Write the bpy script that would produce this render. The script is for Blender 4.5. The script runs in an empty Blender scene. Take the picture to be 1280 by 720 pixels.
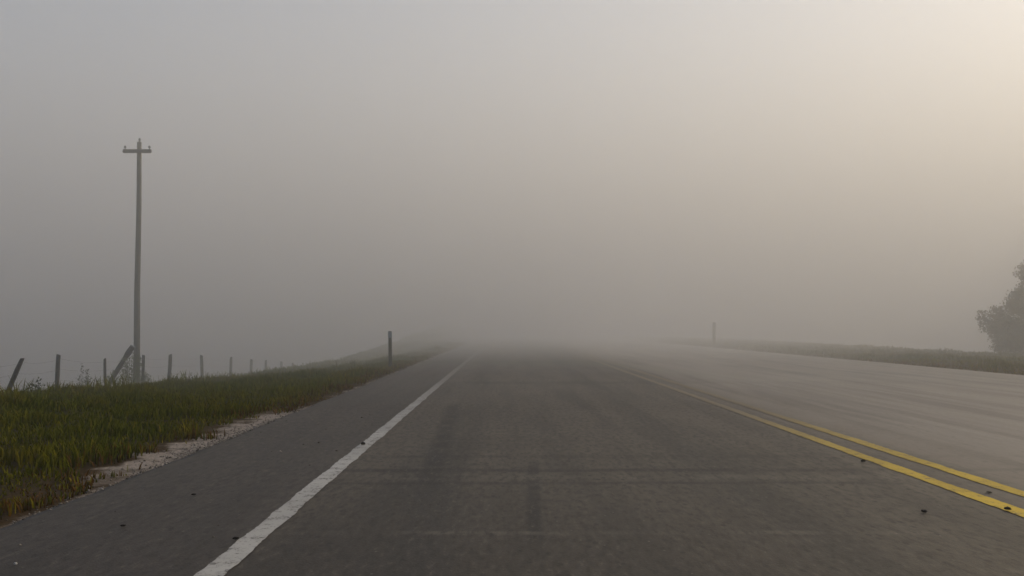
import bpy, bmesh, math, random
import numpy as np
from mathutils import Vector, Matrix, noise as mnoise

R = math.radians
rng = np.random.default_rng(11)
random.seed(5)
scene = bpy.context.scene
col = scene.collection

# ------------------------------------------------------------------ tuning
FOG_LAYERS = ((-600, 34, .0034), (11.4, 27.0, .0115), (20, 20.6, .013), (27, 14.4, .023))   # start along the road, top, density
FOG_G = 0.42
FOG_COLOR = (.965, .962, .92, 1)
SUN_EL, SUN_AZ = 27.0, 59.0 # azimuth clockwise from the road direction (+Y)
SUN_STRENGTH = 4.1
SKY_STRENGTH = 0.123

# ------------------------------------------------------------------ helpers
def tag(o, label=None, cat=None, group=None, kind=None):
    if label: o['label'] = label
    if cat: o['category'] = cat
    if group: o['group'] = group
    if kind: o['kind'] = kind
    return o

def empty(name, loc, rot=(0, 0, 0)):
    o = bpy.data.objects.new(name, None)
    o.location = loc
    o.rotation_euler = rot
    o.empty_display_size = .2
    col.objects.link(o)
    return o

def obj(name, bm, mat, parent=None, smooth=False):
    me = bpy.data.meshes.new(name)
    bm.normal_update()
    bm.to_mesh(me)
    bm.free()
    if smooth:
        for p in me.polygons:
            p.use_smooth = True
    me.materials.append(mat)
    o = bpy.data.objects.new(name, me)
    col.objects.link(o)
    if parent: o.parent = parent
    return o

def np_mesh(name, verts, tris, mat, colors=None, parent=None, nper=3, smooth=False):
    me = bpy.data.meshes.new(name)
    verts = np.asarray(verts, dtype=np.float32)
    tris = np.asarray(tris, dtype=np.int32)
    n = len(tris)
    me.vertices.add(len(verts))
    me.vertices.foreach_set('co', verts.ravel())
    me.loops.add(n * nper)
    me.loops.foreach_set('vertex_index', tris.ravel())
    me.polygons.add(n)
    me.polygons.foreach_set('loop_start', np.arange(0, n * nper, nper, dtype=np.int32))
    me.polygons.foreach_set('loop_total', np.full(n, nper, dtype=np.int32))
    if smooth:
        me.polygons.foreach_set('use_smooth', np.ones(n, dtype=bool))
    me.update(calc_edges=True)
    if colors is not None:
        a = me.color_attributes.new('tint', 'FLOAT_COLOR', 'POINT')
        c = np.ones((len(verts), 4), dtype=np.float32)
        c[:, :3] = colors
        a.data.foreach_set('color', c.ravel())
    me.materials.append(mat)
    o = bpy.data.objects.new(name, me)
    col.objects.link(o)
    if parent: o.parent = parent
    return o

def tube(bm, pts, radii, seg=10, cap=True):
    """ring-lofted tube through pts"""
    rings = []
    for i, p in enumerate(pts):
        p = Vector(p)
        a = Vector(pts[max(i - 1, 0)]); b = Vector(pts[min(i + 1, len(pts) - 1)])
        d = (b - a).normalized()
        ref = Vector((1, 0, 0)) if abs(d.x) < .9 else Vector((0, 1, 0))
        u = d.cross(ref).normalized(); v = d.cross(u)
        ring = []
        for k in range(seg):
            t = 2 * math.pi * k / seg
            ring.append(bm.verts.new(p + (u * math.cos(t) + v * math.sin(t)) * radii[i]))
        rings.append(ring)
    for r0, r1 in zip(rings, rings[1:]):
        for k in range(seg):
            bm.faces.new((r0[k], r0[(k + 1) % seg], r1[(k + 1) % seg], r1[k]))
    if cap:
        bm.faces.new(rings[0][::-1]); bm.faces.new(rings[-1])
    bmesh.ops.recalc_face_normals(bm, faces=bm.faces[:])

def box(bm, c, s, bevel=0.0, rot=None):
    g = bmesh.ops.create_cube(bm, size=1)
    m = Matrix.Translation(c) @ (rot if rot else Matrix.Identity(4)) @ Matrix.Diagonal((s[0], s[1], s[2], 1))
    bmesh.ops.transform(bm, matrix=m, verts=g['verts'])
    if bevel:
        es = list({e for v in g['verts'] for e in v.link_edges})
        bmesh.ops.bevel(bm, geom=es, offset=bevel, segments=2, affect='EDGES')

class Mat:
    """tiny wrapper for building procedural materials"""
    def __init__(self, name):
        self.m = bpy.data.materials.new(name)
        self.m.use_nodes = True
        self.nt = self.m.node_tree
        self.b = self.nt.nodes['Principled BSDF']
        self.tc = self.nt.nodes.new('ShaderNodeTexCoord').outputs['Object']
    def link(self, a, b):
        if isinstance(a, (int, float)): b.default_value = a
        elif isinstance(a, tuple): b.default_value = a if len(a) == 4 or b.type == 'VECTOR' else (*a, 1)
        else: self.nt.links.new(a, b)
    def noise(self, scale, detail=4, rough=.55, vec=None, dist=0):
        n = self.nt.nodes.new('ShaderNodeTexNoise')
        n.inputs['Scale'].default_value = scale
        n.inputs['Detail'].default_value = detail
        n.inputs['Roughness'].default_value = rough
        n.inputs['Distortion'].default_value = dist
        self.link(vec or self.tc, n.inputs['Vector'])
        return n.outputs['Fac']
    def voronoi(self, scale, vec=None, feature='F1'):
        n = self.nt.nodes.new('ShaderNodeTexVoronoi')
        n.feature = feature
        n.inputs['Scale'].default_value = scale
        self.link(vec or self.tc, n.inputs['Vector'])
        return n.outputs['Distance'], n.outputs['Color']
    def scale(self, s, vec=None):
        n = self.nt.nodes.new('ShaderNodeMapping')
        n.inputs['Scale'].default_value = s
        self.link(vec or self.tc, n.inputs['Vector'])
        return n.outputs['Vector']
    def math(self, op, a, b=0.0, clamp=False):
        n = self.nt.nodes.new('ShaderNodeMath')
        n.operation = op; n.use_clamp = clamp
        self.link(a, n.inputs[0]); self.link(b, n.inputs[1])
        return n.outputs[0]
    def ramp(self, v, a, b, lo=0.0, hi=1.0, smooth=True):
        n = self.nt.nodes.new('ShaderNodeMapRange')
        n.interpolation_type = 'SMOOTHSTEP' if smooth else 'LINEAR'
        self.link(v, n.inputs['Value'])
        for k, x in zip(('From Min', 'From Max', 'To Min', 'To Max'), (a, b, lo, hi)):
            n.inputs[k].default_value = x
        return n.outputs['Result']
    def mix(self, f, a, b, mode='MIX'):
        n = self.nt.nodes.new('ShaderNodeMix')
        n.data_type = 'RGBA'; n.blend_type = mode
        self.link(f, n.inputs['Factor']); self.link(a, n.inputs['A']); self.link(b, n.inputs['B'])
        return [o for o in n.outputs if o.type == 'RGBA'][0]
    def xyz(self):
        n = self.nt.nodes.new('ShaderNodeSeparateXYZ')
        self.link(self.tc, n.inputs[0])
        return n.outputs
    def attr(self, name):
        n = self.nt.nodes.new('ShaderNodeAttribute')
        n.attribute_name = name
        return n.outputs['Color']
    def bump(self, h, strength=.3, dist=.01):
        n = self.nt.nodes.new('ShaderNodeBump')
        n.inputs['Strength'].default_value = strength
        n.inputs['Distance'].default_value = dist
        self.link(h, n.inputs['Height'])
        self.link(n.outputs[0], self.b.inputs['Normal'])
    def done(self, color, rough=.8, spec=.3):
        self.link(color, self.b.inputs['Base Color'])
        self.link(rough, self.b.inputs['Roughness'])
        self.b.inputs['Specular IOR Level'].default_value = spec
        return self.m

def band(m, v, centre, half, soft):
    """1 inside |v-centre|<half, falling off over soft"""
    d = m.math('ABSOLUTE', m.math('SUBTRACT', v, centre))
    return m.ramp(d, half, half + soft, 1, 0)

# ------------------------------------------------------------------ terrain
EDGE_L, EDGE_R = -2.52, 11.2
def lerp_pts(v, pts):
    return np.interp(v, [p[0] for p in pts], [p[1] for p in pts])
def sstep(t):
    t = np.clip(t, 0, 1)
    return t * t * (3 - 2 * t)
CREST = [(-40, .1), (0, .1), (9, .06), (13, .0), (20, -.27), (25, -.42), (40, -.50), (46, -.42), (54, -.14), (64, .14), (80, .55), (114, 1.2), (200, 1.8), (700, 1.8)]
FENCE = [(-40, -.6), (0, -.65), (22, -.86), (32.5, -1.2), (38.5, -1.5), (46, -1.9), (70, -2.3), (700, -3)]
def ground_z(x, y):
    x = np.asarray(x, float); y = np.asarray(y, float)
    zc = lerp_pts(y, CREST); zf = lerp_pts(y, FENCE)
    L = -x
    a = -.025 + (zc + .025) * sstep((L - 2.45) / (7.3 - 2.45))
    b = zc + (zf - zc) * sstep((L - 7.3) / 3.6)
    c = zf + (-4.6 - zf) * sstep((L - 11.2) / 26)
    left = np.where(L < 7.3, a, np.where(L < 10.9, b, c))
    q = x - 11.1
    right = np.where(q < 2.5, -.03 + .09 * sstep(q / 2.5), np.where(q < 7.5, .06 - .05 * sstep((q - 2.5) / 5), .01 - 3.2 * sstep((q - 7.5) / 16)))
    z = np.where(x < -2.45, left, np.where(x > 11.1, right, -.06))
    und = np.sin(x * .83 + y * .31) * np.sin(y * .57 - x * .2) * .03
    return z + und * np.clip((np.abs(x - 4.35) - 7.2) / 2, 0, 1)

def axis(parts):
    return np.unique(np.concatenate([np.arange(a, b, s) for a, b, s in parts]))
xs = axis([(-1500, -200, 100), (-200, -40, 16), (-40, -14, 1.5), (-14, -2.6, .18), (-2.7, -2.3, .06), (-2.3, 10.8, 1.2), (10.8, 12, .12), (12, 30, .6), (30, 80, 4), (80, 1501, 71)])
ys = axis([(-60, 0, 4), (0, 14, .25), (14, 60, .6), (60, 140, 3), (140, 400, 14), (400, 2001, 100)])
X, Y = np.meshgrid(xs, ys)
V = np.stack([X, Y, ground_z(X, Y)], -1).reshape(-1, 3)
nx, ny = len(xs), len(ys)
i = np.arange(nx * ny).reshape(ny, nx)
F = np.stack([i[:-1, :-1], i[:-1, 1:], i[1:, 1:], i[1:, :-1]], -1).reshape(-1, 4)

m = Mat('ground_soil_and_turf')
x_, y_, z_ = m.xyz()
big, mid, fine = m.noise(.35, 3), m.noise(2.3, 5), m.noise(26, 4, .7)
c = m.mix(m.ramp(mid, .35, .65), (.032, .030, .004), (.050, .042, .006))
c = m.mix(m.ramp(big, .42, .62), c, (.042, .030, .011))
edge = m.ramp(m.math('ADD', x_, m.math('MULTIPLY', m.math('SUBTRACT', mid, .5), .9)), -3.55, -2.85)
c = m.mix(edge, c, (.060, .036, .016))
c = m.mix(m.ramp(fine, .3, .75, .0, .55), c, (.012, .011, .005))
# bare pale sand beside the pavement
wob = m.math('MULTIPLY', m.math('SUBTRACT', m.noise(3.1, 5, .65), .5), 1.1)
sy = band(m, m.math('ADD', y_, m.math('MULTIPLY', wob, 1.6)), 8.6, 1.9, 1.0)
sx = m.ramp(m.math('ADD', x_, wob), -3.02, -2.80)
sand = m.math('MULTIPLY', sy, sx, True)
thin = m.ramp(m.math('ADD', x_, m.math('MULTIPLY', wob, .35)), -2.66, -2.58, 0, .75)
sand = m.math('MAXIMUM', sand, m.math('MULTIPLY', thin, m.ramp(m.noise(1.3, 3), .42, .6)))
sand = m.math('MULTIPLY', sand, m.ramp(x_, 5, 6, 1, 0))
sc = m.mix(m.ramp(m.noise(38, 4, .7), .35, .7), (.22, .185, .155), (.42, .355, .30))
sc = m.mix(m.ramp(m.noise(7, 3), .5, .66, 0, .6), sc, (.075, .06, .045))
c = m.mix(sand, c, sc)
m.bump(m.math('ADD', m.math('MULTIPLY', mid, .6), fine), .7, .04)
M_ground = m.done(c, .95, .08)
tag(np_mesh('ground', V, F, M_ground, nper=4, smooth=True), kind='structure')

# ------------------------------------------------------------------ road
rows = axis([(-20, 0, 1), (0, 16, .10), (16, 60, .5), (60, 200, 4), (200, 1500, 50)])
def ragged(y, seed, amp):
    f = np.array([mnoise.noise((yy * 1.1, seed, 0)) * .6 + mnoise.noise((yy * 4.3, seed, 3)) * .3 + mnoise.noise((yy * 11, seed, 7)) * .18 for yy in y])
    return f * amp
eL = EDGE_L + ragged(rows, 1.7, .07)
eR = EDGE_R + ragged(rows, 8.1, .10)
cols_t = np.array([0, .004, .2, .4, .6, .8, .996, 1.])
px = eL[:, None] + (eR - eL)[:, None] * cols_t[None]
pz = np.zeros_like(px)
pz[:, 0] = -.003; pz[:, -1] = -.003
lx, rx = eL - .015, eR + .015
PX = np.concatenate([lx[:, None], px, rx[:, None]], 1)
PZ = np.concatenate([np.full((len(rows), 1), -.13), pz, np.full((len(rows), 1), -.13)], 1)
PY = np.repeat(rows[:, None], PX.shape[1], 1)
i = np.arange(PX.size).reshape(PX.shape)
F = np.stack([i[:-1, :-1], i[:-1, 1:], i[1:, 1:], i[1:, :-1]], -1).reshape(-1, 4)

def asphalt_nodes(m):
    x_, y_, z_ = m.xyz()
    grain = m.noise(60, 3, .75)
    stones_d, stones_c = m.voronoi(70)
    blot = m.noise(.55, 5, .6)
    streak = m.noise(1.0, 4, .6, m.scale((2.2, .12, 1)))
    c = m.mix(m.ramp(blot, .35, .68), (.094, .076, .056), (.122, .099, .073))
    # lighter asphalt past the centre line, part of it painted sky reflection; slightly redder shoulder
    right = m.ramp(m.math('ADD', x_, m.math('MULTIPLY', m.math('SUBTRACT', blot, .5), .5)), 2.3, 5.0)
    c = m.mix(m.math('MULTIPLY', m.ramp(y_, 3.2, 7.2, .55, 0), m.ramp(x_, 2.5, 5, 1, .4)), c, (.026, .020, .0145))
    c = m.mix(m.ramp(x_, .4, 3.2, 0, .42, False), c, (.185, .150, .115))  # painted reflection: lane colour lightens towards the right
    c = m.mix(m.ramp(y_, 7, 19, 0, .5), c, (.155, .126, .095))  # painted haze: asphalt colour lightens up the road
    c = m.mix(right, c, (.33, .285, .238))
    sh = m.ramp(x_, -1.32, -1.2, 1, 0)
    c = m.mix(m.math('MULTIPLY', sh, .55), c, (.056, .046, .042))
    # wheel paths and lengthwise streaks
    c = m.mix(m.ramp(streak, .44, .66, 0, .35), c, (.030, .027, .025))
    wp = m.math('MAXIMUM', band(m, x_, -.45, .05, .30), band(m, x_, 1.55, .05, .4))
    c = m.mix(m.math('MULTIPLY', wp, m.ramp(streak, .35, .6, .1, .38)), c, (.026, .024, .022))
    w2 = m.math('MAXIMUM', band(m, x_, 5.1, .05, .55), band(m, x_, 7.4, .05, .6))
    c = m.mix(m.math('MULTIPLY', w2, .32), c, (.265, .226, .186))
    # tyre scuffs
    xs1 = m.math('ADD', x_, m.math('MULTIPLY', y_, .03))
    sk = m.math('MULTIPLY', band(m, xs1, -.33, .03, .10), band(m, y_, 8.6, 2.4, 1.5))
    xs2 = m.math('ADD', x_, m.math('MULTIPLY', y_, -.028))
    sk2 = m.math('MULTIPLY', band(m, xs2, .02, .02, .04), band(m, y_, 5.4, .9, .7))
    c = m.mix(m.math('MULTIPLY', m.math('MAXIMUM', sk, sk2), m.ramp(m.noise(3.2, 4), .3, .65, .3, .85)), c, (.012, .010, .009))
    # transverse joints of an old repair across the near lane
    yj = m.math('ADD', y_, m.math('MULTIPLY', m.math('SUBTRACT', m.noise(1.7, 4), .5), .10))
    lane = m.ramp(x_, -1.3, -1.0)
    lane = m.math('MULTIPLY', lane, m.ramp(x_, 2.2, 2.9, 1, .25))
    j = m.math('MAXIMUM', band(m, yj, 6.32, .02, .10), m.math('MULTIPLY', band(m, yj, 5.80, .015, .06), .8))
    j = m.math('MAXIMUM', j, m.math('MULTIPLY', band(m, yj, 7.0, .02, .12), .5))
    j = m.math('MAXIMUM', j, m.math('MULTIPLY', band(m, yj, 16.5, .15, .5), .5))
    c = m.mix(m.math('MULTIPLY', m.math('MULTIPLY', j, lane), m.ramp(m.noise(1.9, 5), .3, .62, .15, .85)), c, (.012, .010, .008))
    lj = m.math('MAXIMUM', band(m, yj, 4.40, .012, .05), m.math('MULTIPLY', band(m, yj, 6.05, .05, .11), .9))
    c = m.mix(m.math('MULTIPLY', m.math('MULTIPLY', lj, lane), m.ramp(m.noise(2.1, 5), .42, .62, .02, .62)), c, (.16, .132, .105))
    # aggregate
    near = m.ramp(x_, 2.6, 3.4, 1, .25)
    lw = m.scale((1, .30, 1))
    mott, mot2 = m.noise(24, 4, .7, lw), m.noise(3.4, 4, .6, m.scale((1, .10, 1)))
    c = m.mix(m.math('MULTIPLY', m.ramp(mott, .36, .54, .62, 0), near), c, (.020, .015, .011))
    c = m.mix(m.math('MULTIPLY', m.ramp(mott, .54, .70, 0, .55), near), c, (.15, .122, .095))
    c = m.mix(m.ramp(mot2, .46, .64, 0, .36), c, m.mix(m.ramp(x_, 2.4, 3.6), (.030, .024, .018), (.25, .214, .176)))
    spots = m.voronoi(13, m.scale((1, .5, 1)))[0]
    c = m.mix(m.math('MULTIPLY', m.ramp(spots, .10, .24, .7, 0), near), c, (.018, .015, .012))
    fleck = m.voronoi(9.3, m.scale((1, .6, 1)))[0]
    c = m.mix(m.math('MULTIPLY', m.ramp(fleck, .03, .08, .5, 0), near), c, (.22, .19, .16))
    c = m.mix(m.math('MULTIPLY', m.ramp(grain, .38, .66, .5, 0), near), c, (.018, .015, .012))
    h = m.math('ADD', grain, m.math('MULTIPLY', m.ramp(stones_d, .1, .5, 1, 0), .6))
    return c, h, grain, x_, y_

m = Mat('asphalt')
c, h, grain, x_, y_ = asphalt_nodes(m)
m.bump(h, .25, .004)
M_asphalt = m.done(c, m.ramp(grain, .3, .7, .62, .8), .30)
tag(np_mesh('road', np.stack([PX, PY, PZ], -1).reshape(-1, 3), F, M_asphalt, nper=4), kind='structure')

# painted markings, each a sheet 4 mm above the asphalt
def paint_mat(name, paint, dirt, wear_lo, wear_hi, fade):
    m = Mat(name)
    n1, n2, n3 = m.noise(9, 5, .7), m.noise(55, 4, .75), m.noise(1.1, 3)
    c = m.mix(m.ramp(n3, .35, .65), paint, tuple(v * .8 for v in paint))
    c = m.mix(m.ramp(n1, .45, .72, 0, .5), c, dirt)
    c = m.mix(m.ramp(m.math('ADD', m.math('MULTIPLY', n1, .45), m.math('MULTIPLY', n2, .55)), wear_lo, wear_hi), c, (.045, .041, .037))
    c = m.mix(m.ramp(m.xyz()[1], fade[0], fade[1], 0, fade[2]), c, fade[3])  # blends to asphalt up the road: worn yellow, painted-in haze on white
    m.bump(n2, .35, .003)
    return m.done(c, .7, .3)
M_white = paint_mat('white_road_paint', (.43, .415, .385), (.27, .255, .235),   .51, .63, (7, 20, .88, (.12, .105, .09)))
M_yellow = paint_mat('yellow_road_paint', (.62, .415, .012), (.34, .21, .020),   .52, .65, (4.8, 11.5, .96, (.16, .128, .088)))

def line(name, xc, w, mat, seed):
    yy = axis([(-12, 0, .5), (0, 16, .035), (16, 50, .25), (50, 400, 3)])
    a = xc - w / 2 + ragged(yy * 2.5, seed, .024)
    b = xc + w / 2 + ragged(yy * 2.5, seed + 4.4, .024)
    P = np.stack([np.stack([a, b], 1), np.stack([yy, yy], 1), np.full((len(yy), 2), .004)], -1).reshape(-1, 3)
    i = np.arange(len(yy) * 2).reshape(-1, 2)
    F = np.stack([i[:-1, 0], i[:-1, 1], i[1:, 1], i[1:, 0]], -1)
    return tag(np_mesh(name, P, F, mat, nper=4), kind='structure')
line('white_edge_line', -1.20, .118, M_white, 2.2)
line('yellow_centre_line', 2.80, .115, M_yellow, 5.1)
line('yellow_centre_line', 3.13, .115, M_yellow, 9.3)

# ------------------------------------------------------------------ grass
def vnoise(x, y, s, seed=0.0):
    return np.array([mnoise.noise((a * s, b * s, seed)) for a, b in zip(x, y)])

m = Mat('grass_blades')
M_grass = m.done(m.attr('tint'), .9, .02)

GREEN, OLIVE, DRY, RUST, PALE = (np.array(v) for v in ((.070, .080, .0032), (.108, .098, .0042), (.130, .102, .009), (.115, .056, .012), (.20, .20, .034)))
def blades(x, y, hmul, wmul, tint):
    n = len(x)
    z = ground_z(x, y) - .01
    th = rng.uniform(0, 2 * np.pi, n)
    h = hmul * rng.uniform(.55, 1.35, n)
    w = wmul * rng.uniform(.7, 1.3, n)
    ln = rng.normal(0, .32, (n, 2)) * h[:, None]
    dx, dy = np.cos(th) * w / 2, np.sin(th) * w / 2
    v = np.zeros((n, 5, 3))
    v[:, 0] = np.stack([x - dx, y - dy, z], -1)
    v[:, 1] = np.stack([x + dx, y + dy, z], -1)
    mx, my, mz = x + ln[:, 0] * .35, y + ln[:, 1] * .35, z + h * .6
    v[:, 2] = np.stack([mx + dx * .75, my + dy * .75, mz], -1)
    v[:, 3] = np.stack([mx - dx * .75, my - dy * .75, mz], -1)
    v[:, 4] = np.stack([x + ln[:, 0], y + ln[:, 1], z + h], -1)
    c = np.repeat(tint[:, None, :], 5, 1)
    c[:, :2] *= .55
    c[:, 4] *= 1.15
    k = np.arange(n)[:, None] * 5
    t = np.stack([k + np.array([0, 1, 2]), k + np.array([0, 2, 3]), k + np.array([3, 2, 4])], 1).reshape(-1, 3)
    return v.reshape(-1, 3), t, c.reshape(-1, 3)

def grass_field(n, L0, L1, d0, d1, side):
    # denser near the camera
    u = rng.uniform(0, 1, n)
    y = np.where(rng.uniform(0, 1, n) < .75, d0 * (d1 / d0) ** u, rng.uniform(d0, d1, n))
    L = rng.uniform(L0, L1, n)
    x = L * side
    # tufts
    tu = vnoise(x, y, 3.2, 1.0)
    keep = rng.uniform(-.9, .7, n) < tu + .25
    if side < 0:
        wob = vnoise(x, y, 2.1, 6.0) * .35
        insand = (np.abs(y + wob * 2 - 8.6) < 2.3) & (L < 2.98 + wob)
        keep &= ~(insand & (rng.uniform(0, 1, n) < .97))
        keep &= L > 2.60 + np.abs(vnoise(x, y, 1.7, 2.0)) * .3
    x, y, L = x[keep], y[keep], L[keep]
    n = len(x)
    big = vnoise(x, y, .28, 3.0); mid = vnoise(x, y, 1.5, 4.0)
    e = L - L0 if side < 0 else L - L0
    dry = np.clip(1 - (e + mid * .35) / .75, 0, 1)
    t = OLIVE + (GREEN - OLIVE) * np.clip(.5 + big * 1.6, 0, 1)[:, None]
    t = t + (DRY - t) * np.clip(mid * 1.5 - .1, 0, .75)[:, None]
    rust = (rng.uniform(0, 1, n) < dry * .85)
    t[rust] = RUST * rng.uniform(.5, 1.25, (rust.sum(), 1))
    some = rng.uniform(0, 1, n) < .05
    t[some] = DRY * 1.3
    t *= rng.uniform(.65, 1.3, (n, 1))
    h = .085 + .05 * np.clip(mid + .3, 0, 1) + .05 * np.clip(big + .2, 0, 1)
    h = h * np.clip(.5 + e / .9, .5, 1.0)
    h = h * (1 + y / 90) * np.clip(.66 + vnoise(x, y, 1.1, 21.0) * 1.0, .3, 1.4)
    w = .007 + y * .0007
    return x, y, h, w, t

def join(parts):
    off, vs, ts, cs = 0, [], [], []
    for v, t, c in parts:
        vs.append(v); ts.append(t + off); cs.append(c); off += len(v)
    return np.concatenate(vs), np.concatenate(ts), np.concatenate(cs)

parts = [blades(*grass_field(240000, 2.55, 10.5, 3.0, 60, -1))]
# taller, rank growth along the crest and on the bank further along
n = 9000
y = rng.uniform(6, 60, n); L = 7.3 + rng.normal(0, .9, n); x = -L
pn = vnoise(x, y, .9, 9.0)
k = rng.uniform(0, 1, n) < np.clip(pn * 1.5 + .1, .03, 1)
x, y, pn = x[k], y[k], pn[k]
t = np.where(rng.uniform(0, 1, (len(x), 1)) < .35, PALE, OLIVE * 1.2) * rng.uniform(.6, 1.2, (len(x), 1))
parts.append(blades(x, y, .16 + .18 * np.clip(pn, 0, 1), .008 + y * .0006, t))
n = 45000
y = rng.uniform(34, 150, n); L = rng.uniform(5.0, 11, n); x = -L
pn = vnoise(x, y, .35, 12.0)
rise = sstep((y - 34) / 60)
t = np.where(rng.uniform(0, 1, (n, 1)) < .6, PALE * 1.5, GREEN * 1.8) * rng.uniform(.6, 1.2, (n, 1))  # far blades tinted pale, carrying extra fog haze in their colour
parts.append(blades(x, y, (.10 + .9 * np.clip(pn + .25, 0, 1) * rng.uniform(0, 1, n) ** 2.5) * (.35 + .65 * rise), .016 + y * .0004, t))
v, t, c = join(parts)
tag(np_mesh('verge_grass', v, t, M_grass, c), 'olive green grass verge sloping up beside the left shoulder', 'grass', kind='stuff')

x, y, h, w, t = grass_field(70000, 11.28, 20.5, 12, 90, 1)
t = t * np.array([1.15, .98, .95])
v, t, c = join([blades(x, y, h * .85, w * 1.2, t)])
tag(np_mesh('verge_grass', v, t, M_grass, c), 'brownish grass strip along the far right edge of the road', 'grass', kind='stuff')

# ------------------------------------------------------------------ weathered wood
def wood(name, dark, light, sx=40):
    m = Mat(name)
    n1 = m.noise(1, 5, .65, m.scale((sx, sx, 1.6)))
    n2 = m.noise(2.2, 4)
    c = m.mix(m.ramp(n1, .3, .7), dark, light)
    c = m.mix(m.ramp(n2, .5, .75, 0, .6), c, tuple(v * .5 for v in dark))
    m.bump(n1, .5, .006)
    return m.done(c, .88, .15)
M_pole = wood('weathered_pole_wood', (.10, .088, .068), (.18, .16, .13))
M_post = wood('grey_post_wood', (.024, .022, .020), (.055, .050, .045))
M_brace = wood('dark_brace_wood', (.012, .011, .010), (.030, .027, .024))
m = Mat('pale_cut_wood'); M_cut = m.done(m.mix(m.noise(30, 4), (.25, .25, .25), (.42, .42, .42)), .9, .1)
m = Mat('galvanised_wire'); M_wire = m.done(m.mix(m.noise(12, 3), (.08, .078, .075), (.15, .145, .14)), .6, .4)
m = Mat('dark_insulator'); M_ins = m.done(m.mix(m.noise(40, 3), (.10, .095, .085), (.16, .15, .135)), .35, .5)
m = Mat('pole_hardware'); M_hw = m.done(m.mix(m.noise(25, 3), (.07, .07, .07), (.13, .13, .13)), .55, .5)

# ------------------------------------------------------------------ utility pole
D = 27.7
px0 = -11.46
gz = float(ground_z(px0, D))
top = 6.86
root = tag(empty('utility_pole', (px0, D, gz)), 'tall bare wooden utility pole with one short crossarm, rising behind the fence', 'utility pole')
hgt = top - gz
bm = bmesh.new()
N = 12
pts = [(.008 * math.sin(k * .9) - .045 * k / N, 0, -.25 + (hgt + .25) * k / N) for k in range(N + 1)]
tube(bm, pts, [.104 - .038 * k / N for k in range(N + 1)], 14)
obj('pole', bm, M_pole, root, True)
ax = pts[-1][0] - .01
az = hgt - .31
bm = bmesh.new(); box(bm, (ax, -.125, az), (.88, .09, .11), .012)
arm = obj('crossarm', bm, M_pole, root)
for s in (-.38, .38):
    bm = bmesh.new()
    tube(bm, [(ax + s, -.125, az + .056), (ax + s, -.125, az + .10), (ax + s, -.125, az + .105), (ax + s, -.125, az + .15), (ax + s, -.125, az + .17)],
         [.014, .014, .034, .034, .018], 10)
    obj('insulator', bm, M_ins, arm, True)
bm = bmesh.new()
tube(bm, [(ax + .02, 0, hgt - .02), (ax + .02, 0, hgt + .05), (ax + .02, 0, hgt + .06), (ax + .02, 0, hgt + .12)], [.02, .02, .04, .025], 10)
obj('insulator', bm, M_ins, root, True)
bm = bmesh.new()
tube(bm, [(ax, -.20, az), (ax, .10, az)], [.014, .014], 8)
obj('through_bolt', bm, M_hw, root)

# ------------------------------------------------------------------ thick leaning brace
bx, by = -12.13, 26.9
bz = float(ground_z(bx, by))
tx, tz = -11.36, 1 - (433 - 411) * by / 1108
root = tag(empty('leaning_brace_post', (bx, by, bz)), 'thick dark timber post leaning hard to the right toward the utility pole', 'brace post')
bm = bmesh.new()
d = Vector((tx - bx, .25, tz - bz))
pts, rad = [], []
for k in range(8):
    t = -.05 + 1.05 * k / 7
    p = d * t
    p.z += .04 * math.sin(t * 3.1)
    pts.append(p); rad.append(.066 + .009 * math.sin(k * 2.1) + (.026 if k == 6 else 0))
tube(bm, pts, rad, 12)
obj('timber', bm, M_brace, root, True)
bm = bmesh.new()
u = (pts[-1] - pts[-2]).normalized()
tube(bm, [pts[-1] - u * .005, pts[-1] + u * .012, pts[-1] + u * .02], [.08, .078, .06], 12)
obj('cut_end', bm, M_cut, root)

# ------------------------------------------------------------------ wire fence behind the verge
# (x, y, top z, lean, radius)
FX = -11.0
posts = [(-11.15, 17.6, .27, 2, .055), (-11.0, 19.4, .36, 23, .062), (-11.0, 21.9, .36, 1, .062), (-11.0, 24.6, .18, -3, .045), (-11.0, 27.1, .20, -1, .055), (-11.0, 29.1, .16, 2, .07),
         (-11.0, 32.3, .04, -1, .065), (-11.0, 35.6, -.13, 2, .065), (-11.0, 38.5, -.32, 1, .07), (-11.0, 41.0, -.44, -2, .065),
         (-11.0, 43.6, -.60, 1, .07), (-11.0, 45.8, -.74, 2, .06), (-11.0, 48.4, -.85, -1, .06)]
fz = float(ground_z(FX, 30))
root = tag(empty('wire_fence', (FX, 30, fz)), 'old wire fence of grey wooden posts, some leaning, behind the left grass verge', 'fence')
tops = []
for k, (x, y, zt, lean, r) in enumerate(posts):
    g = float(ground_z(x, y))
    H = zt - g
    bm = bmesh.new()
    tl = math.tan(R(lean))
    pts = [Vector((tl * (H * t) + .012 * math.sin(k + t * 4), .01 * math.cos(k * 2 + t * 3), H * t)) for t in (-.2, .2, .5, .8, 1)]
    r *= .86
    tube(bm, pts, [r * 1.05, r, r * .97, r * .95, r * .9], 9)
    for vv in bm.verts:      # weathered, slightly slanted top
        if vv.co.z > H * .97:
            vv.co.z += (vv.co.x - pts[-1].x) * (.5 if k % 2 else -.35)
    p = obj('fence_post', bm, M_post, root, True)
    p.location = (x - FX, y - 30, g - fz)
    if lean > 15: p['label'] = 'grey post leaning to the right'
    tops.append((x, y, g, H, tl))
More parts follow.
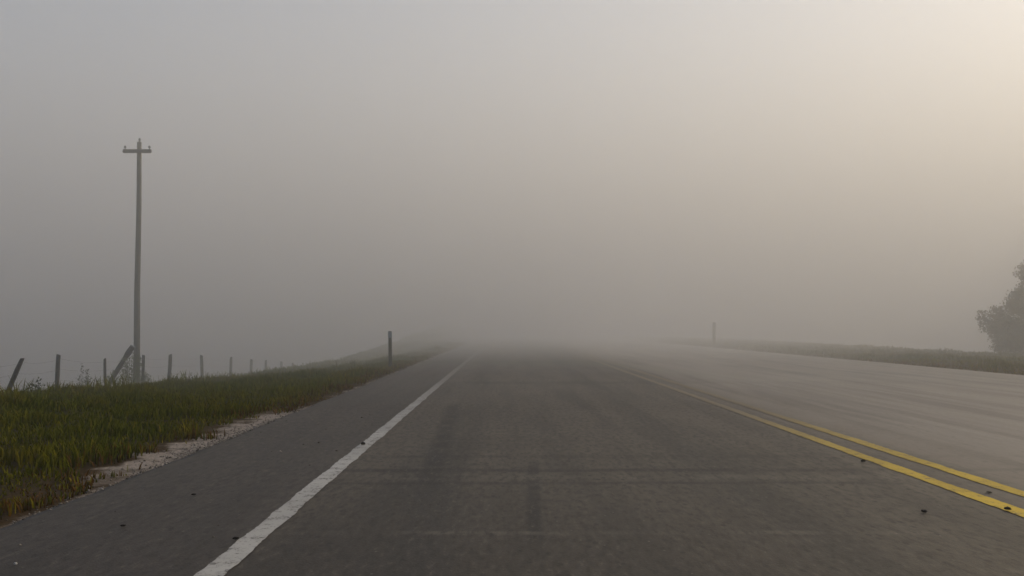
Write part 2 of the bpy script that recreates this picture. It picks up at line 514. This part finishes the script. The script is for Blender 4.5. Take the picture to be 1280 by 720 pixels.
for f in (.50, .72, .92):
    bm = bmesh.new()
    pts = []
    for a, b in zip(tops, tops[1:]):
        for s in range(5):
            t = s / 5
            P0 = Vector((a[0] + a[4] * a[3] * f - FX, a[1] - 30, a[2] + a[3] * f - fz))
            P1 = Vector((b[0] + b[4] * b[3] * f - FX, b[1] - 30, b[2] + b[3] * f - fz))
            p = P0.lerp(P1, t); p.z -= .05 * 4 * t * (1 - t)
            p.x += .056
            pts.append(p)
    pts.append(P1 + Vector((.056, 0, 0)))
    tube(bm, pts, [.0018] * len(pts), 5)
    obj('fence_wire', bm, M_wire, root)

# ------------------------------------------------------------------ weeds
m = Mat('weed_leaves'); M_weed = m.done(m.attr('tint'), .7, .15)
m = Mat('weed_stems'); M_stem = m.done(m.mix(m.noise(20), (.05, .052, .022), (.085, .08, .04)), .8, .1)
def weed(x, y, h, r, n, label, tint, group=None, leaf=.05):
    g = float(ground_z(x, y))
    root = tag(empty('weed_clump', (x, y, g)), label, 'weeds', group)
    bm = bmesh.new()
    vs, ts, cs = [], [], []
    for s in range(n):
        a = random.uniform(0, 6.28); rr = r * math.sqrt(random.random())
        hh = h * random.uniform(.55, 1.0) * (1 - .35 * rr / r)
        b = Vector((math.cos(a) * rr * .5, math.sin(a) * rr * .5, -.03))
        t = Vector((math.cos(a) * rr * 1.1, math.sin(a) * rr * 1.1, hh))
        mdl = b.lerp(t, .55) + Vector((0, 0, .06 * hh))
        tube(bm, [b, mdl, t], [.006, .005, .002], 4)
        for q in range(int(26 * hh / .6) + 8):
            f = random.uniform(.1, 1.0)
            p = b.lerp(mdl, f / .55) if f < .55 else mdl.lerp(t, (f - .55) / .45)
            p = p + Vector((random.gauss(0, .03), random.gauss(0, .03), random.gauss(0, .02)))
            d1 = Vector((random.gauss(0, 1), random.gauss(0, 1), random.gauss(.3, .6))).normalized()
            d2 = d1.cross(Vector((random.gauss(0, 1), random.gauss(0, 1), random.gauss(0, 1)))).normalized()
            L_, W_ = leaf * random.uniform(.6, 1.4), leaf * random.uniform(.2, .42)
            k = len(vs)
            vs += [p, p + d1 * L_ * .5 + d2 * W_, p + d1 * L_, p + d1 * L_ * .5 - d2 * W_]
            ts.append((k, k + 1, k + 2, k + 3))
            cc = np.array(tint) * random.uniform(.55, 1.25)
            cs += [cc] * 4
    obj('stem', bm, M_stem, root)
    np_mesh('foliage', np.array([tuple(v) for v in vs]), ts, M_weed, np.array(cs), root, nper=4)
    return root
weed(-11.42, 27.2, 1.75, .30, 26, 'tall pale green weeds wrapped around the foot of the utility pole', (.16, .18, .075))
weed(-10.9, 26.9, 1.15, .22, 14, 'pale yellowish weeds just right of the utility pole by a fence post', (.16, .17, .08))
weed(-11.75, 26.2, 1.0, .35, 14, 'green weeds under the leaning dark brace post', (.11, .125, .05))
weed(-12.3, 26.0, 1.1, .25, 9, 'thin grey-green stalks just left of the leaning brace post', (.07, .07, .045))
for x, y, h in ((-10.6, 18.6, .75), (-10.9, 20.4, .6), (-11.2, 22.8, .55), (-10.9, 24.0, .7)):
    weed(x, y, h, .35, 9, 'low ragged weed clump among the leftmost fence posts', (.055, .055, .028), 'weeds by the leftmost fence posts')
weed(-10.6, 30.4, .62, .3, 8, 'small weed tuft to the right of the upright post nearest the utility pole', (.07, .075, .035))
weed(-9.0, 17.3, .5, .5, 14, 'dark green weed clump at the far left end of the verge crest', (.03, .04, .012))

# ------------------------------------------------------------------ roadside marker posts
m = Mat('marker_green_steel'); M_steel = m.done(m.mix(m.noise(14, 4), (.026, .028, .018), (.045, .045, .032)), .6, .35)
m = Mat('marker_reflector'); M_refl = m.done(m.mix(m.noise(30, 2), (.16, .17, .19), (.24, .25, .27)), .4, .5)
def marker(x, y, h, w, label, lean=0, mat=M_steel):
    g = float(ground_z(x, y))
    root = tag(empty('marker_post', (x, y, g), (0, R(lean), 0)), label, 'marker post', 'roadside marker posts')
    bm = bmesh.new()
    # u-channel steel post: web with two flanges turned back
    z0, z1 = -.3, h
    box(bm, (0, 0, (z0 + z1) / 2), (w * .5, .008, z1 - z0), .002)
    for s in (-1, 1):
        box(bm, (s * w * .25, .022, (z0 + z1) / 2), (.008, .045, z1 - z0), .002)
        box(bm, (s * w * .36, .043, (z0 + z1) / 2), (w * .24, .008, z1 - z0), .002)
    obj('post', bm, mat, root)
    bm = bmesh.new()
    box(bm, (0, -.010, h - w * 1.0), (w * .95, .008, w * 1.7), .003)
    pl = obj('reflector', bm, M_refl, root)
    for dz in (-.5, .5):
        bm = bmesh.new()
        tube(bm, [(0, -.013, h - w + dz * w), (0, -.022, h - w + dz * w)], [.007, .005], 8)
        obj('bolt', bm, M_hw, pl)
marker(-3.06, 23.6, .98, .096, 'dark roadside marker post with pale reflector standing in the grass left of the shoulder', -1)
m = Mat('marker_hazed_steel'); M_steel2 = m.done(m.mix(m.noise(14, 4), (.18, .16, .13), (.26, .23, .19)), .7, .3)  # paler copy of the marker steel, fog haze mixed into its colour
marker(11.35, 48.2, 1.38, .175, 'faint marker post in the fog on the far side of the road', 0, M_steel2)

# ------------------------------------------------------------------ tree at the right edge
m = Mat('bark'); n1 = m.noise(9, 5, .7)
m.bump(n1, .6, .02); M_bark = m.done(m.mix(n1, (.022, .018, .015), (.055, .047, .040)), .9, .1)
m = Mat('tree_leaves'); M_leaf = m.done(m.attr('tint'), .75, .12)
def tree(x, y, label, lobes, trunk_h, seed, leaves):
    rs = np.random.default_rng(seed)
    g = float(ground_z(x, y))
    root = tag(empty('broadleaf_tree', (x, y, g)), label, 'tree')
    bm = bmesh.new()
    tube(bm, [(0, 0, -.3), (.05, 0, .1), (.02, .05, trunk_h * .5), (-.05, 0, trunk_h), (.05, -.05, trunk_h * 1.6)], [.42, .30, .24, .20, .10], 12)
    trunk = obj('trunk', bm, M_bark, root, True)
    bm = bmesh.new()
    for (cx, cy, cz, r) in lobes:
        s = Vector((0, 0, min(trunk_h * 1.3, max(.6, cz * .45))))
        e = Vector((cx, cy, cz))
        mid_ = s.lerp(e, .5) + Vector((0, 0, -.25))
        tube(bm, [s, mid_, e], [.11, .07, .025], 7)
        for q in range(5):
            dd = Vector(rs.normal(0, 1, 3)).normalized() * r * .9
            tube(bm, [mid_.lerp(e, .7), e + dd * .5, e + dd], [.04, .02, .007], 5)
    obj('limbs', bm, M_bark, root)
    V_, C_ = [], []
    tot = sum(r ** 2 for *_, r in lobes)
    for (cx, cy, cz, r) in lobes:
        nl = int(leaves * r * r / tot)
        nc = max(14, int(46 * r))
        cd = rs.normal(0, 1, (nc, 3)); cd /= np.linalg.norm(cd, axis=1)[:, None]
        cc = cd * (r * rs.uniform(.40, 1.0, (nc, 1))) * np.array([1, 1, .9]) + np.array([cx, cy, cz])
        tone = rs.uniform(.55, 1.35, nc)
        ci = rs.integers(0, nc, nl)
        p = cc[ci] + np.clip(rs.normal(0, .12 * r ** .5, (nl, 3)), -.24, .24)
        d1 = rs.normal(0, 1, (nl, 3)); d1 /= np.linalg.norm(d1, axis=1)[:, None]
        d2 = np.cross(d1, rs.normal(0, 1, (nl, 3))); d2 /= np.linalg.norm(d2, axis=1)[:, None]
        Ls = rs.uniform(.06, .105, (nl, 1))
        q = np.stack([p, p + d1 * Ls * .5 + d2 * Ls * .3, p + d1 * Ls, p + d1 * Ls * .5 - d2 * Ls * .3], 1)
        V_.append(q.reshape(-1, 3))
        c = np.array([.125, .083, .048]) * (tone[ci] * rs.uniform(.7, 1.3, nl))[:, None]
        C_.append(np.repeat(c, 4, 0))
    V_ = np.concatenate(V_); C_ = np.concatenate(C_)
    np_mesh('crown', V_, np.arange(len(V_)).reshape(-1, 4), M_leaf, C_, root, nper=4)
    return root
tree(22.75, 34.0, 'dark leafy tree, half out of frame, dim in the fog at the right edge', [
    (-2.75, -.1, 1.75, 1.62), (-2.3, .5, .9, 1.5), (-1.75, .1, 3.75, 1.05), (-1.9, -.5, 2.4, 1.3), (-.7, .2, 4.9, 1.5), (-.9, -.6, 3.2, 1.7), (-1.0, .5, 1.6, 1.5),
    (.7, .4, 6.0, 1.7), (.6, -.5, 4.3, 1.9), (2.1, .3, 4.9, 1.7), (1.8, 0, 3.0, 1.8), (3.2, .2, 3.5, 1.4), (.8, .3, 2.2, 1.6), (2.7, -.2, 1.9, 1.3)],
    1.9, 4, 300000)

# ------------------------------------------------------------------ debris on the road
m = Mat('dark_dirt_clod'); n1 = m.noise(60, 4)
m.bump(n1, .6, .005); M_clod = m.done(m.mix(n1, (.008, .007, .006), (.022, .019, .016)), .95, .1)
m = Mat('pale_pebble'); M_peb = m.done(m.mix(m.noise(50, 3), (.28, .26, .24), (.42, .40, .37)), .8, .2)
def clod(x, y, sx, sy, sz, label, cat, name, mat, seed, group=None):
    bm = bmesh.new()
    bmesh.ops.create_icosphere(bm, subdivisions=3, radius=.5)
    for v in bm.verts:
        n = v.co.normalized()
        k = 1 + .38 * mnoise.noise(n * 1.9 + Vector((seed * 7.7, 0, 0))) + .16 * mnoise.noise(n * 5 + Vector((0, seed * 3, 0)))
        v.co = Vector((v.co.x * k * sx, v.co.y * k * sy, max(v.co.z * k, -.28) * sz))
    zz = min(v.co.z for v in bm.verts)
    o = obj(name, bm, mat, None, True)
    o.location = (x, y, .0035 - zz + (.004 if abs(x + 1.2) < .08 or abs(x - 2.8) < .07 else 0))
    o.rotation_euler = (0, 0, seed * 1.3)
    o.scale = (.6, .55, .6)
    return tag(o, label, cat, group)
G = 'dark clods of dirt lying on the road'
clod(-1.215, 7.62, .075, .06, .05, 'dark clod lying on the left side of the white edge line, farther away', 'clod', 'dirt_clod', M_clod, 1, G)
clod(-1.272, 4.24, .055, .05, .022, 'flat dark clod touching the white edge line close to the camera', 'clod', 'dirt_clod', M_clod, 2, G)
clod(2.675, 6.66, .07, .06, .035, 'dark clod on the near side of the double yellow line, farthest along it', 'clod', 'dirt_clod', M_clod, 3, G)
clod(2.27, 4.84, .05, .05, .028, 'dark clod alone on bare asphalt inside the yellow lines at lower right', 'clod', 'dirt_clod', M_clod, 4, G)
clod(2.752, 4.89, .055, .06, .03, 'dark clod on the near yellow line at the right edge of the picture', 'clod', 'dirt_clod', M_clod, 5, G)
clod(2.94, 5.42, .06, .05, .015, 'flat dark clod between the two yellow lines', 'clod', 'dirt_clod', M_clod, 6, G)
clod(-1.87, 5.38, .045, .04, .018, 'small dark clod in the middle of the left shoulder, nearer the grass', 'clod', 'dirt_clod', M_clod, 7, G)
clod(-1.93, 4.54, .045, .04, .018, 'small dark clod on the left shoulder toward the lower left corner', 'clod', 'dirt_clod', M_clod, 8, G)
clod(-2.07, 3.81, .03, .026, .02, 'tiny pale pebble on the left shoulder in the lower left corner', 'pebble', 'pebble', M_peb, 9)

# loose grit washed along the pavement edge and over the sand
n = 1900
y = 3.2 * (26 / 3.2) ** rng.uniform(0, 1, n)
on_sand = rng.uniform(0, 1, n) < .55
y = np.where(on_sand, rng.normal(8.4, 1.3, n), y)
x = np.where(on_sand, -2.50 - np.abs(rng.normal(0, .16, n)), -2.53 - np.abs(rng.normal(0, .06, n)))
far = rng.uniform(0, 1, n) < .025
x = np.where(far, rng.uniform(-2.4, -1.3, n), x)
z = np.where(x > EDGE_L - .02, .001, ground_z(x, y) + .002)
sz = np.abs(rng.normal(0, .0045, n)) + .004
oct_ = np.array([(1, 0, 0), (0, 1, 0), (-1, 0, 0), (0, -1, 0), (0, 0, .8), (0, 0, -.5)])
tri_ = np.array([(0, 1, 4), (1, 2, 4), (2, 3, 4), (3, 0, 4), (1, 0, 5), (2, 1, 5), (3, 2, 5), (0, 3, 5)])
V_ = np.stack([x, y, z], -1)[:, None, :] + oct_[None] * (sz[:, None] * rng.uniform(.6, 1.3, (n, 6)))[:, :, None]
T_ = (np.arange(n)[:, None, None] * 6 + tri_[None]).reshape(-1, 3)
base_ = np.where(rng.uniform(0, 1, (n, 1)) < .35, np.array([[.10, .085, .07]]), np.array([[.26, .225, .19]])) * rng.uniform(.6, 1.2, (n, 1))
m = Mat('grit'); M_grit = m.done(m.attr('tint'), .9, .1)
tag(np_mesh('loose_gravel', V_.reshape(-1, 3), T_, M_grit, np.repeat(base_, 6, 0)), 'loose pale grit scattered along the left edge of the pavement', 'gravel', kind='stuff')

# ------------------------------------------------------------------ ground fog
# a thin haze everywhere, then a bank that thickens step by step up the road
def fog_layer(y0, top, density):
    bm = bmesh.new()
    y1 = 1200
    box(bm, (0, (y0 + y1) / 2, (top - 8) / 2), (1800, y1 - y0, top + 8))
    fm = bpy.data.materials.new('fog_volume')
    fm.use_nodes = True
    nt = fm.node_tree
    for n in list(nt.nodes):
        if n.type != 'OUTPUT_MATERIAL': nt.nodes.remove(n)
    vs = nt.nodes.new('ShaderNodeVolumeScatter')
    vs.inputs['Density'].default_value = density
    vs.inputs['Anisotropy'].default_value = FOG_G
    vs.inputs['Color'].default_value = FOG_COLOR
    nt.links.new(vs.outputs[0], [n for n in nt.nodes if n.type == 'OUTPUT_MATERIAL'][0].inputs['Volume'])
    tag(obj('fog', bm, fm), kind='structure')
for y0, top, density in FOG_LAYERS:
    fog_layer(y0, top, density)

# ------------------------------------------------------------------ sky, sun, camera
w = bpy.data.worlds.new('World')
scene.world = w
w.use_nodes = True
nt = w.node_tree
sky = nt.nodes.new('ShaderNodeTexSky')
sky.sky_type = 'NISHITA'
sky.sun_disc = False
sky.sun_elevation = R(SUN_EL)
sky.sun_rotation = R(SUN_AZ)
sky.dust_density = .9
sky.air_density = 1.0
bg = nt.nodes['Background']
nt.links.new(sky.outputs[0], bg.inputs['Color'])
bg.inputs['Strength'].default_value = SKY_STRENGTH

sl = bpy.data.lights.new('sun', 'SUN')
sl.energy = SUN_STRENGTH
sl.angle = R(8)
sl.color = (1.0, .795, .475)
so = bpy.data.objects.new('sun', sl)
sd = Vector((math.sin(R(SUN_AZ)) * math.cos(R(SUN_EL)), math.cos(R(SUN_AZ)) * math.cos(R(SUN_EL)), math.sin(R(SUN_EL))))
so.rotation_euler = sd.to_track_quat('Z', 'Y').to_euler()
so.location = sd * 60
col.objects.link(so)

cd = bpy.data.cameras.new('camera')
cd.sensor_width = 36
cd.lens = 36 * 1108 / 1280
cd.clip_start = .05
cd.clip_end = 6000
co = bpy.data.objects.new('camera', cd)
co.location = (0, 0, 1.0)
co.rotation_euler = (R(90 + 2.635), 0, R(-.414))
col.objects.link(co)
scene.camera = co

scene.render.engine = 'CYCLES'
scene.cycles.use_denoising = True
scene.cycles.denoiser = 'OPENIMAGEDENOISE'
scene.cycles.denoising_input_passes = 'RGB_ALBEDO_NORMAL'
scene.cycles.volume_bounces = 2
scene.cycles.max_bounces = 6
scene.cycles.filter_width = 1.6
scene.view_settings.view_transform = 'Standard'
scene.view_settings.look = 'None'
scene.view_settings.exposure = 0
